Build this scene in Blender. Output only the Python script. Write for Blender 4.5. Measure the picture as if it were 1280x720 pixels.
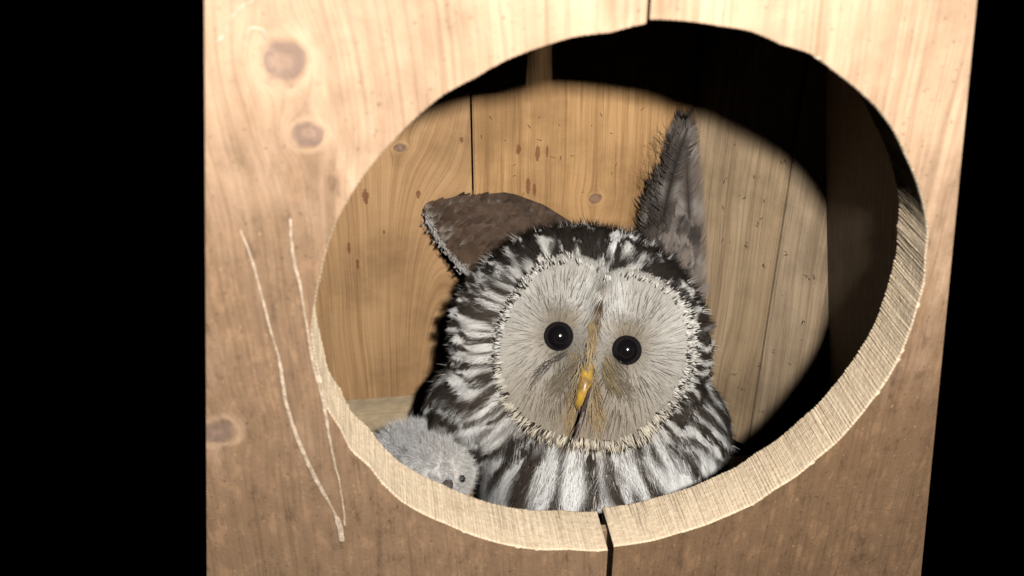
import bpy, math, random
import numpy as np
from mathutils import Matrix, Vector

for o in list(bpy.data.objects):
    bpy.data.objects.remove(o, do_unlink=True)
scene = bpy.context.scene
COL = scene.collection
rng = np.random.default_rng(7)

# ------------------------------------------------------------------ camera
PITCH, YAW = math.radians(32), math.radians(7.5)
FPX = 1300.0                                   # focal length in pixels of a 1280 wide frame
CAM = np.array([-.1242, -.4614, .62])            # the hole is centred on x = 0, the front boards on y = 0, the floor on z = 0
cy, sy, cp, sp = math.cos(YAW), math.sin(YAW), math.cos(PITCH), math.sin(PITCH)
RIGHT = np.array([cy, -sy, 0]); FWD = np.array([sy*cp, cy*cp, -sp]); UP = np.array([sy*sp, cy*sp, cp])
cam_d = bpy.data.cameras.new('camera'); cam = bpy.data.objects.new('camera', cam_d); COL.objects.link(cam)
cam_d.sensor_width = 36; cam_d.lens = 36*FPX/1280; cam_d.clip_start = .01; cam_d.clip_end = 50
m = Matrix.Identity(4)
for i in range(3):
    m[i][0], m[i][1], m[i][2], m[i][3] = RIGHT[i], UP[i], -FWD[i], CAM[i]
cam.matrix_world = m
cam_d.dof.use_dof = True; cam_d.dof.focus_distance = .76; cam_d.dof.aperture_fstop = 7.0
scene.camera = cam

# ------------------------------------------------------------------ world: night outside the box
world = bpy.data.worlds.new('World'); scene.world = world; world.use_nodes = True
world.node_tree.nodes['Background'].inputs[0].default_value = (0, 0, 0, 1)
world.node_tree.nodes['Background'].inputs[1].default_value = 0

# ------------------------------------------------------------------ the camera flash, up and to the right of the lens
fl = bpy.data.lights.new('flash', 'AREA'); fl.shape = 'RECTANGLE'; fl.size = .036; fl.size_y = .024
fl.energy = 13.0; fl.color = (1, .97, .93)
flash = bpy.data.objects.new('flash', fl); COL.objects.link(flash)
flash.location = (.004, -.522, .728)
flash.rotation_euler = (Vector((.0, .10, .28)) - flash.location).to_track_quat('-Z', 'Y').to_euler()

vs = scene.view_settings
vs.view_transform = 'Standard'; vs.look = 'None'; vs.exposure = 0; vs.gamma = 1; vs.use_curve_mapping = False
scene.render.engine = 'CYCLES'
scene.cycles.max_bounces = 4; scene.cycles.diffuse_bounces = 0

# ------------------------------------------------------------------ helpers
def at(px, py, depth):
    """point seen at a pixel of the 1280 x 720 photograph, at an axial depth"""
    return CAM + depth*(FWD + RIGHT*(px-640)/FPX + UP*(360-py)/FPX)
def on_y(px, py, y):
    d = FWD + RIGHT*(px-640)/FPX + UP*(360-py)/FPX
    return CAM + d*(y-CAM[1])/d[1]
def on_x(px, py, x):
    d = FWD + RIGHT*(px-640)/FPX + UP*(360-py)/FPX
    return CAM + d*(x-CAM[0])/d[0]
def vnoise(x, y, seed=0):
    def h(i, j):
        t = np.sin(i*127.1 + j*311.7 + seed*74.7)*43758.5453; return t-np.floor(t)
    i, j = np.floor(x), np.floor(y); a, b = x-i, y-j; a, b = a*a*(3-2*a), b*b*(3-2*b)
    return (h(i, j)*(1-a)+h(i+1, j)*a)*(1-b) + (h(i, j+1)*(1-a)+h(i+1, j+1)*a)*b
def unit(a):
    return a/np.maximum(np.linalg.norm(a, axis=-1, keepdims=True), 1e-12)
def sstep(a, b, x):
    t = np.clip((x-a)/(b-a), 0, 1); return t*t*(3-2*t)

def mesh_obj(name, V, faces, mats, parent=None, midx=None, col=None, smooth=False, extra=None):
    """faces: list of (k, array of n x k vertex ids)"""
    V = np.asarray(V, np.float32)
    me = bpy.data.meshes.new(name)
    loops = np.concatenate([np.asarray(f, np.int32).ravel() for f in faces])
    sizes = np.concatenate([np.full(len(f), np.asarray(f).shape[1], np.int32) for f in faces])
    starts = np.concatenate([[0], np.cumsum(sizes)[:-1]]).astype(np.int32)
    me.vertices.add(len(V)); me.vertices.foreach_set('co', V.ravel())
    me.loops.add(len(loops)); me.loops.foreach_set('vertex_index', loops)
    me.polygons.add(len(sizes)); me.polygons.foreach_set('loop_start', starts); me.polygons.foreach_set('loop_total', sizes)
    for mt in (mats if isinstance(mats, (list, tuple)) else [mats]): me.materials.append(mt)
    if midx is not None: me.polygons.foreach_set('material_index', np.asarray(midx, np.int32))
    if smooth: me.polygons.foreach_set('use_smooth', np.ones(len(sizes), bool))
    else: me.polygons.foreach_set('use_smooth', np.zeros(len(sizes), bool))
    me.update(calc_edges=True); me.validate()
    if col is not None:
        a = me.color_attributes.new('Col', 'FLOAT_COLOR', 'POINT')
        c = np.ones((len(V), 4), np.float32); c[:, :3] = col
        a.data.foreach_set('color', c.ravel())
    o = bpy.data.objects.new(name, me); COL.objects.link(o)
    if parent is not None: o.parent = parent
    return o
def keep_world(o, parent):
    bpy.context.view_layer.update()
    o.parent = parent; o.matrix_parent_inverse = parent.matrix_world.inverted()
def empty(name, loc, label, cat, group=None):
    o = bpy.data.objects.new(name, None); COL.objects.link(o); o.location = loc; o.empty_display_size = .02
    o['label'] = label; o['category'] = cat
    if group: o['group'] = group
    return o

# ------------------------------------------------------------------ materials
class NT:
    def __init__(s, name):
        s.m = bpy.data.materials.new(name); s.m.use_nodes = True; s.t = s.m.node_tree
        s.b = s.t.nodes['Principled BSDF']
    def n(s, typ, **kw):
        o = s.t.nodes.new(typ)
        for k, v in kw.items(): setattr(o, k, v)
        return o
    def put(s, sock, v):
        if hasattr(v, 'is_output'): s.t.links.new(v, sock)
        elif isinstance(v, (tuple, list)): sock.default_value = tuple(v) + ((1,) if len(v) == 3 and len(sock.default_value) == 4 else ())
        else: sock.default_value = v
    def math(s, op, a, b=0, c=None, clamp=False):
        o = s.n('ShaderNodeMath', operation=op, use_clamp=clamp); s.put(o.inputs[0], a); s.put(o.inputs[1], b)
        if c is not None: s.put(o.inputs[2], c)
        return o.outputs[0]
    def add(s, a, b): return s.math('ADD', a, b)
    def sub(s, a, b): return s.math('SUBTRACT', a, b)
    def mul(s, a, b): return s.math('MULTIPLY', a, b)
    def div(s, a, b): return s.math('DIVIDE', a, b)
    def vec(s, x, y, z):
        o = s.n('ShaderNodeCombineXYZ'); s.put(o.inputs[0], x); s.put(o.inputs[1], y); s.put(o.inputs[2], z); return o.outputs[0]
    def noise(s, v, scale=1, detail=3, rough=.5, dist=0):
        o = s.n('ShaderNodeTexNoise'); s.put(o.inputs['Vector'], v); o.inputs['Scale'].default_value = scale
        o.inputs['Detail'].default_value = detail; o.inputs['Roughness'].default_value = rough; o.inputs['Distortion'].default_value = dist
        return o.outputs[0]
    def ramp(s, x, a, b, lo=0., hi=1., smooth=True):
        o = s.n('ShaderNodeMapRange', interpolation_type='SMOOTHSTEP' if smooth else 'LINEAR')
        s.put(o.inputs[0], x); s.put(o.inputs[1], a); s.put(o.inputs[2], b); s.put(o.inputs[3], lo); s.put(o.inputs[4], hi); return o.outputs[0]
    def mix(s, f, a, b):
        o = s.n('ShaderNodeMix', data_type='RGBA'); s.put(o.inputs[0], f); s.put(o.inputs[6], a); s.put(o.inputs[7], b); return o.outputs[2]
    def bump(s, h, dist, strength=1.):
        o = s.n('ShaderNodeBump'); s.put(o.inputs['Height'], h); o.inputs['Distance'].default_value = dist; o.inputs['Strength'].default_value = strength
        s.t.links.new(o.outputs[0], s.b.inputs['Normal'])
    def xyz(s):
        tc = s.n('ShaderNodeTexCoord'); sx = s.n('ShaderNodeSeparateXYZ'); s.t.links.new(tc.outputs['Object'], sx.inputs[0])
        return sx.outputs[0], sx.outputs[1], sx.outputs[2], tc.outputs['Object']

def wood(name, axis, light, dark, knots=(), seed=0., ring=55., weather_falloff=None, wz=(0, 1), stain=0., spots=None, arch=None, spec=.25, fine=1.):
    """plank wood: growth lines along z across x or y, bent round the knots (a, z, radius, stretch)"""
    k = NT(name); x, y, z, P = k.xyz()
    a = x if axis == 'x' else y
    wob = k.sub(k.noise(k.vec(k.mul(a, 5), seed, k.mul(z, 5)), 1, 2), .5)
    g = k.add(a, k.mul(wob, .018))
    if arch:                                            # cathedral grain
        ca, cz, amt = arch
        da = k.sub(a, ca); g = k.add(g, k.mul(k.math('EXPONENT', k.mul(k.mul(da, da), -900.)), k.mul(k.sub(z, cz), amt)))
    kmask, kring, halo = None, None, None
    for (ka, kz, kr, st) in knots:
        da = k.sub(a, ka); dz = k.div(k.sub(z, kz), st)
        d2 = k.add(k.mul(da, da), k.mul(dz, dz))
        dn = k.math('SQRT', d2)
        dn = k.add(dn, k.mul(k.sub(k.noise(P, 55, 3), .5), kr*1.5))
        g = k.sub(g, k.div(k.mul(da, kr*kr*1.5), k.add(d2, kr*kr*.55)))
        mk = k.ramp(dn, kr*.78, kr, 1., 0.)
        hl = k.mul(k.ramp(dn, kr*.95, kr*1.12, 0., 1.), k.ramp(dn, kr*1.15, kr*1.6, 1., 0.))
        rg = k.math('SINE', k.mul(dn, 7./kr))
        if kmask is None: kmask, kring, halo = mk, rg, hl
        else:
            kring = k.add(k.mul(kring, k.sub(1., mk)), k.mul(rg, mk)); kmask = k.math('MAXIMUM', kmask, mk); halo = k.math('MAXIMUM', halo, hl)
    rings = k.noise(k.vec(k.mul(g, ring*2.2), seed+3.1, k.mul(z, .9)), 1, 3, .6)
    finen = k.noise(k.vec(k.mul(g, 620.), seed, k.mul(z, 14.)), 1, 3, .65)
    fib = k.noise(k.vec(k.mul(g, 240.), seed+9, k.mul(z, 4.)), 1, 2, .5)
    f = k.add(k.mul(k.ramp(rings, .32, .7), .55), k.add(k.mul(k.ramp(finen, .3, .75), .28*fine), k.mul(k.ramp(fib, .35, .7), .22)))
    col = k.mix(f, light, dark)
    blotch = k.noise(P, 14, 4, .6)
    col = k.mix(k.ramp(blotch, .40, .72, 0, .6), col, tuple(c*.55 for c in dark))
    if weather_falloff:
        wcol, wamt = weather_falloff
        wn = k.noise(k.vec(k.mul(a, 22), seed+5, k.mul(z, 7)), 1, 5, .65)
        fac = k.mul(k.ramp(k.add(wn, k.ramp(z, wz[0], wz[1], .28, -.12, False)), .38, .68), wamt)  # patchy weathering, plus flash falloff painted in: browner towards the bottom
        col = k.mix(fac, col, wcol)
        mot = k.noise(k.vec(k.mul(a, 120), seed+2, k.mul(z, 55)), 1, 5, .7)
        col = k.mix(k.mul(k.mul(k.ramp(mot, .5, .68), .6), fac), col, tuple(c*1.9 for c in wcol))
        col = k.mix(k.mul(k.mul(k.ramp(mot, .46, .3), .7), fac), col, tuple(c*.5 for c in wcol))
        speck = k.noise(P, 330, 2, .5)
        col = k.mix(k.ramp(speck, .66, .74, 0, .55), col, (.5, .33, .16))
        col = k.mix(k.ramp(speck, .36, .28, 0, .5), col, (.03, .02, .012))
    if knots:
        col = k.mix(k.mul(halo, .28), col, tuple(min(1, c*1.25) for c in light))
        kc = k.mix(k.ramp(kring, -.9, .9), (.17, .115, .10), (.27, .175, .135))
        col = k.mix(k.mul(kmask, .62), col, kc)
    gl = k.mul(k.ramp(finen, .40, .64), k.ramp(fib, .3, .65))
    col = k.mix(k.mul(gl, .42), col, k.mix(.5, (0, 0, 0), col))
    vs_ = k.noise(k.vec(k.mul(g, 38.), seed+13, k.mul(z, 2.2)), 1, 4, .6)
    col = k.mix(k.ramp(vs_, .5, .72, 0, .32), col, k.mix(.45, tuple(c*.4 for c in dark), col))
    if stain:
        sn = k.noise(k.vec(k.mul(a, 26), seed+21, k.mul(z, 9)), 1, 4, .6)
        col = k.mix(k.ramp(sn, .6, .76, 0, stain), col, (.06, .045, .035))
    if spots:                                           # droppings and runs that dried on the boards
        for (sa, sz, sr, sl) in spots:
            da = k.div(k.sub(a, sa), sr); dz = k.div(k.sub(z, sz), sl)
            d = k.add(k.math('SQRT', k.add(k.mul(da, da), k.mul(dz, dz))), k.mul(k.sub(k.noise(P, 260, 2), .5), 1.3))
            col = k.mix(k.ramp(d, .75, 1.1, .75, 0), col, (.16, .055, .022))
    k.put(k.b.inputs['Base Color'], col)
    k.b.inputs['Roughness'].default_value = .62; k.b.inputs['Specular IOR Level'].default_value = spec
    h = k.add(k.mul(finen, .5), k.add(k.mul(rings, .6), k.mul(k.noise(P, 420, 2), .35)))
    k.bump(h, .0012, .5)
    return k.m

def attr_mat(name, rough=.75, spec=.2, sheen=0., thru=.14):
    k = NT(name); a = k.n('ShaderNodeAttribute'); a.attribute_name = 'Col'
    k.t.links.new(a.outputs['Color'], k.b.inputs['Base Color'])
    k.b.inputs['Roughness'].default_value = rough; k.b.inputs['Specular IOR Level'].default_value = spec
    k.b.inputs['Sheen Weight'].default_value = sheen
    tr = k.n('ShaderNodeBsdfTranslucent'); k.t.links.new(a.outputs['Color'], tr.inputs[0])      # thin vanes let some light through
    mx = k.n('ShaderNodeMixShader'); mx.inputs[0].default_value = thru
    k.t.links.new(k.b.outputs[0], mx.inputs[1]); k.t.links.new(tr.outputs[0], mx.inputs[2])
    k.t.links.new(mx.outputs[0], k.t.nodes['Material Output'].inputs[0])
    return k.m
def plain(name, c, rough=.6, spec=.3, var=.25, scale=120., bump=0.):
    k = NT(name); x, y, z, P = k.xyz(); n = k.noise(P, scale, 4, .6)
    k.put(k.b.inputs['Base Color'], k.mix(k.ramp(n, .3, .72), tuple(v*(1-var) for v in c), tuple(min(1, v*(1+var)) for v in c)))
    k.b.inputs['Roughness'].default_value = rough; k.b.inputs['Specular IOR Level'].default_value = spec
    if bump: k.bump(n, bump)
    return k.m

# ------------------------------------------------------------------ the nest box
TAPER = .149                                    # the outer sides lean in towards the top
R_HOLE, ZC, T_FRONT = .1696, .2974, .036
XL, XR, DEPTH, ZTOP = -.226, .187, .3036, .60
CB, CF = np.array([.126, .3036]), np.array([.2018, .218])          # the slanting corner boards run from CB to CF (x, y)
XLI, XRI = -.212, .2028
box = empty('nest_box', (0, 0, 0), 'wooden plank nest box with a big round entrance hole', 'nest box')
random.seed(4)

def sawn(name, seed):
    k = NT(name); x, y, z, P = k.xyz()
    th = k.math('ARCTAN2', k.sub(z, ZC), x)
    arc = k.mul(th, R_HOLE)
    saw = k.noise(k.vec(k.mul(arc, 520), k.mul(y, 8), seed), 1, 2, .6)
    n = k.noise(P, 260, 3, .65); n2 = k.noise(P, 30, 3, .6)
    msk = k.ramp(k.noise(k.vec(k.mul(arc, 14), seed+4, k.mul(y, 40)), 1, 3), .35, .7, .08, .9)
    sawm = k.add(.5, k.mul(k.sub(saw, .5), msk))
    col = k.mix(k.ramp(sawm, .30, .62), (.42, .295, .18), (.70, .56, .39))
    col = k.mix(k.ramp(n, .35, .7, 0, .45), col, (.78, .65, .48))
    col = k.mix(k.ramp(n2, .55, .8, 0, .5), col, (.33, .21, .10))
    k.put(k.b.inputs['Base Color'], col); k.b.inputs['Roughness'].default_value = .8; k.b.inputs['Specular IOR Level'].default_value = .15
    k.bump(k.add(sawm, k.mul(n, .7)), .0016, .8)
    return k.m

def q2(p): return (p[0], p[2])
kn = [q2(on_y(352, 77, 0)) + (.0105, 1.15), q2(on_y(384, 167, 0)) + (.0075, .95), q2(on_y(272, 540, 0)) + (.0105, .8)]
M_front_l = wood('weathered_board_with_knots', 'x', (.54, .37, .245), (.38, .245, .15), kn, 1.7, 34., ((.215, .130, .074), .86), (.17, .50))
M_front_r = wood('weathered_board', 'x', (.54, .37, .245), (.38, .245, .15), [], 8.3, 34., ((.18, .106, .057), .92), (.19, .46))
M_sawn = sawn('sawn_rim', 2.)
M_edge = wood('plank_edge', 'y', (.40, .28, .17), (.24, .15, .09), (), 6.6, 60.)

def front_plank(side, mat, zshift, name, gap):
    """half of the front with its half of the round cut-out; side -1 or +1"""
    xe = XL if side < 0 else XR
    zc = ZC + zshift; gb = gap*2.4; z0, z1 = -.018, ZTOP
    ridges = 210; n = ridges*6+1
    th = np.linspace(math.acos(gap/R_HOLE), -math.acos(gb/R_HOLE), n)
    if side < 0: th = math.pi - th
    cor = [math.atan2(z1-zc, xe+side*(ZC-z1)*TAPER), math.atan2(z0-zc, xe+side*(ZC-z0)*TAPER)]
    if side < 0: cor = [c if c > 0 else c+2*math.pi for c in cor]
    for c in cor: th[np.argmin(abs(th-c))] = c
    r1 = np.random.default_rng(11+side)
    ph = np.cumsum(1+.45*r1.standard_normal(n))/6*2*math.pi
    rr = R_HOLE + .00013*np.sin(ph)*(.5+r1.random(n)) + np.interp(np.arange(n), np.arange(0, n, 40), .0007*r1.standard_normal(len(np.arange(0, n, 40))))
    rb = rr + .0004*r1.standard_normal(n)*.6 + .0003
    chip = np.interp(np.arange(n), np.arange(0, n, 5), np.maximum(0, r1.standard_normal(len(np.arange(0, n, 5)))-1.3)*.0009)
    rf = rr + .0006 + chip                                   # worn front lip
    c, s = np.cos(th), np.sin(th); gp = np.where(s > 0, gap, gb); x_in = side*gp
    def ring(r, y): return np.stack([np.where(side*r*c < gp, x_in, r*c), np.full(n, y), zc + r*s], 1)
    den = c + side*s*TAPER; tx = (xe+side*(ZC-zc)*TAPER)/np.where(abs(den) < 1e-6, 1e-6, den); tz = np.where(s > 0, z1-zc, z0-zc)/np.where(abs(s) < 1e-6, 1e-6, s)
    t = np.minimum(np.where(tx > 0, tx, 9), np.where(tz > 0, tz, 9))
    ox = t*c; ox = np.where(side*ox < gp, x_in, ox); oz = zc + t*s
    ox[0], ox[-1] = x_in[0], x_in[-1]
    def outer(y, ins=0): return np.stack([ox, np.full(n, y), oz], 1)
    rings = [outer(0), ring(rf, 0), ring(rr, .0012), ring(rr + .00015*r1.standard_normal(n), T_FRONT*.5), ring(rb, T_FRONT-.001), ring(rb+.0006, T_FRONT), outer(T_FRONT)]
    V = np.concatenate(rings); F = []; MI = []
    i = np.arange(n-1)
    for k in range(len(rings)):
        a = k*n; b = ((k+1) % len(rings))*n
        q = np.stack([a+i, a+i+1, b+i+1, b+i], 1)
        if side < 0: q = q[:, ::-1]
        F.append(q); MI += [0 if k in (0, 5) else (2 if k == 6 else 1)]*(n-1)
    cap = np.array([[k*n for k in range(len(rings))], [k*n+n-1 for k in range(len(rings))][::-1]])
    F.append(cap); MI += [2, 2]
    o = mesh_obj(name, V, F, [mat, M_sawn, M_edge], box, MI)
    return o
def fix_normals(o):
    import bmesh
    bm = bmesh.new(); bm.from_mesh(o.data); bmesh.ops.recalc_face_normals(bm, faces=bm.faces); bm.to_mesh(o.data); bm.free()
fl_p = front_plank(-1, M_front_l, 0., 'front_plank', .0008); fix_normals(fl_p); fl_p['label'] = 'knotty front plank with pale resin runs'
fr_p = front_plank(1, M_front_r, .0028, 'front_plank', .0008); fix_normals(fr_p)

def plank(name, x0, x1, y0, y1, z0, z1, mat, parent=box, bev=.0012):
    import bmesh
    bm = bmesh.new(); bmesh.ops.create_cube(bm, size=1)
    for v in bm.verts:
        v.co = Vector(((x0+x1)/2 + v.co.x*(x1-x0), (y0+y1)/2 + v.co.y*(y1-y0), (z0+z1)/2 + v.co.z*(z1-z0)))
    bmesh.ops.bevel(bm, geom=bm.edges[:], offset=bev, segments=2, affect='EDGES')
    me = bpy.data.meshes.new(name); bm.to_mesh(me); bm.free(); me.materials.append(mat)
    o = bpy.data.objects.new(name, me); COL.objects.link(o); o.parent = parent
    return o
# the tongue that closes the joint between the two front planks, above and below the hole
for (z0, z1) in ((ZC+R_HOLE+.05, ZTOP-.001), (-.017, ZC-R_HOLE-.004)):
    plank('joint_tongue', -.0048, .0048, .019, .026, z0, z1, M_edge, fl_p, .0004)

# back planks
yb = DEPTH
g1 = on_y(590, 180, yb)[0]
kb = q2(on_y(744, 248, yb))
kd = q2(on_y(500, 185, yb))
runs = []
for (px, py, r, l) in ((648, 187, .0022, .005), (672, 192, .002, .0085), (684, 190, .0012, .005), (660, 232, .002, .008), (668, 238, .0015, .006)):
    runs.append(q2(on_y(px, py, yb)) + (r, l))
runs_l = [q2(on_y(px, py, yb)) + (r, l) for (px, py, r, l) in ((457, 246, .0028, .0065), (523, 243, .002, .004), (436, 310, .0013, .006), (447, 330, .0015, .005), (577, 175, .0016, .003), (480, 290, .001, .002))]
M_back_l = wood('inner_board_left', 'x', (.55, .335, .165), (.39, .22, .10), [kd + (.006, .8)], 3.3, 70., stain=.22, spots=runs_l, arch=(g1-.035, kd[1], -.55))
M_back_m = wood('inner_board_middle', 'x', (.58, .345, .155), (.37, .20, .08), [kb + (.0055, .9)], 12.1, 55., stain=.55, spots=runs)
M_back_r = wood('inner_board_corner', 'x', (.44, .30, .17), (.28, .18, .10), (), 15.7, 60., stain=.4)
g0 = on_y(445, 380, yb)[0]
plank('back_plank', XL-.030, g1-.0008, yb, yb+.018, -.01, ZTOP-.002, M_back_l)
plank('back_plank', g1+.0008, CB[0]+.012, yb, yb+.018, -.01, ZTOP-.002, M_back_m)
# a thin drying crack in the left back plank
cr = [on_y(px, py, yb-.0006) for px, py in ((438, 300), (443, 340), (451, 375), (453, 400), (461, 440), (466, 488))]
# right: two slanting corner boards, then a straight side board
wd = unit(CF-CB); wn = np.array([wd[1], -wd[0]])                 # along the boards, and outwards
if wn[0] < 0: wn = -wn
dj = FWD + RIGHT*(961-640)/FPX + UP*(360-380)/FPX
tj = ((CB-CAM[:2])@wn)/(dj[:2]@wn); sj = float((CAM[:2]+dj[:2]*tj-CB)@wd); sl = float(np.linalg.norm(CF-CB))
M_side = wood('grey_inner_board', 'y', (.53, .385, .235), (.35, .24, .14), (), 22.4, 75., stain=.3, fine=1.3)
M_side2 = wood('grey_inner_board_front', 'y', (.50, .375, .245), (.34, .24, .15), (), 31.2, 75., stain=.35, fine=1.3)
def slant(s0, s1, mat, back=0.):
    o = plank('corner_plank', back, .014, s0, s1, -.01, ZTOP-.002, mat)
    o.matrix_local = Matrix(((wn[0], wd[0], 0, CB[0]), (wn[1], wd[1], 0, CB[1]), (0, 0, 1, 0), (0, 0, 0, 1)))
    return o
slant(0., sj-.0006, M_side); slant(sj+.0006, sl+.03, M_side2, .0004)
F2 = np.array([.1762, T_FRONT+.001]); wd2 = unit(F2-CF); wn2 = np.array([-wd2[1], wd2[0]])
if wn2[0] < 0: wn2 = -wn2
o = plank('side_plank', 0, .009, 0, float(np.linalg.norm(F2-CF)), -.01, ZTOP-.002, M_side2)
o.matrix_local = Matrix(((wn2[0], wd2[0], 0, CF[0]), (wn2[1], wd2[1], 0, CF[1]), (0, 0, 1, 0), (0, 0, 0, 1)))
def stay_in(V, m=.0015):
    V[:, 1] = np.minimum(V[:, 1], DEPTH-m); V[:, 2] = np.maximum(V[:, 2], .001)
    d = (V[:, :2]-CB)@wn + m; k = d > 0; V[k, :2] -= d[k, None]*wn[None]
plank('side_plank', XL+.002, XLI, T_FRONT+.0008, .17, -.01, ZTOP-.002, M_side)
plank('side_plank', XL+.002, XLI, .1714, yb-.0008, -.01, ZTOP-.002, M_side2)
M_floor = wood('floor_board', 'y', (.34, .23, .13), (.2, .13, .07), (), 41., 50., stain=.5)
plank('floor_board', XLI+.0006, XRI-.0006, T_FRONT+.0012, CF[1]-.002, -.016, 0., M_floor)
plank('floor_board', XLI+.0006, CB[0]-.0006, CF[1]-.0012, yb-.0012, -.016, -.0002, M_floor)
M_ledge = plain('ledge_wood', (.50, .38, .24), .85, .1, .14, 90., .001)
plank('batten', XLI+.001, CB[0]-.001, yb-.024, yb-.0006, .0004, .031, M_ledge, box, .002)
plank('lid', XL, XR, .0, yb+.018, ZTOP+.001, ZTOP+.016, M_edge)

# the box tapers: its side boards lean in towards the top
bpy.context.view_layer.update()
for o in [c for c in box.children if c.name.startswith('side_plank')]:
    mw = o.matrix_local; inv = mw.inverted()
    for v in o.data.vertices:
        p = mw @ v.co; p.x += math.copysign(1, p.x)*(ZC-p.z)*TAPER; v.co = inv @ p
# resin runs on the left front plank: thin raised pale beads
M_resin = plain('dried_resin', (.50, .385, .28), .5, .35, .3, 220., .0012)
def bead(name, pts, rad, parent, mat, y=0., flat=.08, nsub=7):
    P = np.array([on_y(px, py, y) for px, py in pts]); 
    tt = np.arange(len(P)); u = np.linspace(0, len(P)-1, (len(P)-1)*nsub+1)
    C = np.stack([np.interp(u, tt, P[:, i]) for i in range(3)], 1); r = np.interp(u, tt, rad)*.85*np.clip(.35+1.5*vnoise(u*1.1, u*0, len(P)), .3, 1.5)
    ker = np.array([1, 2, 3, 2, 1])/9.
    for i in (0, 2): C[:, i] = np.convolve(np.pad(C[:, i], 2, 'edge'), ker, 'valid')
    r = r*(.85+.3*rng.random(len(r))); C[:, 0] += .00012*rng.standard_normal(len(r))
    T = unit(np.gradient(C, axis=0)); S = unit(np.cross(T, np.array([0, 1., 0])))
    k = 8; V = []
    for j in range(k):
        a = 2*math.pi*j/k; V.append(C + S*(r*math.cos(a))[:, None] + np.array([0, 1., 0])*(r*math.sin(a)*flat)[:, None])
    V = np.stack(V, 1).reshape(-1, 3); n = len(C); F = []
    for j in range(k):
        i = np.arange(n-1); F.append(np.stack([i*k+j, i*k+(j+1) % k, (i+1)*k+(j+1) % k, (i+1)*k+j], 1))
    F.append(np.array([np.arange(k)[::-1]])); F.append(np.array([(n-1)*k+np.arange(k)]))
    return mesh_obj(name, V, F, mat, parent, smooth=True)
bead('resin_run', [(300, 285), (315, 325), (326, 365), (337, 410), (350, 450), (356, 500), (370, 545), (392, 595), (414, 632), (424, 655), (428, 680)],
     [.0003, .0005, .0009, .001, .001, .0009, .0009, .001, .0011, .0016, .0018], fl_p, M_resin)
bead('resin_run', [(362, 270), (366, 320), (376, 360), (384, 410), (393, 462), (405, 505), (412, 550), (424, 600), (430, 640), (431, 660)],
     [.0004, .0007, .0007, .0008, .0008, .0008, .0006, .0006, .0006, .0007], fl_p, M_resin)
bead('resin_run', [(318, 0), (298, 10), (287, 25), (278, 45), (270, 55)], [.001, .001, .0011, .0014, .0006], fl_p, M_resin)
bead('resin_run', [(306, 60), (306, 44), (315, 34), (327, 36), (333, 48)], [.0008, .0013, .0014, .0014, .0006], fl_p, M_resin)
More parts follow.
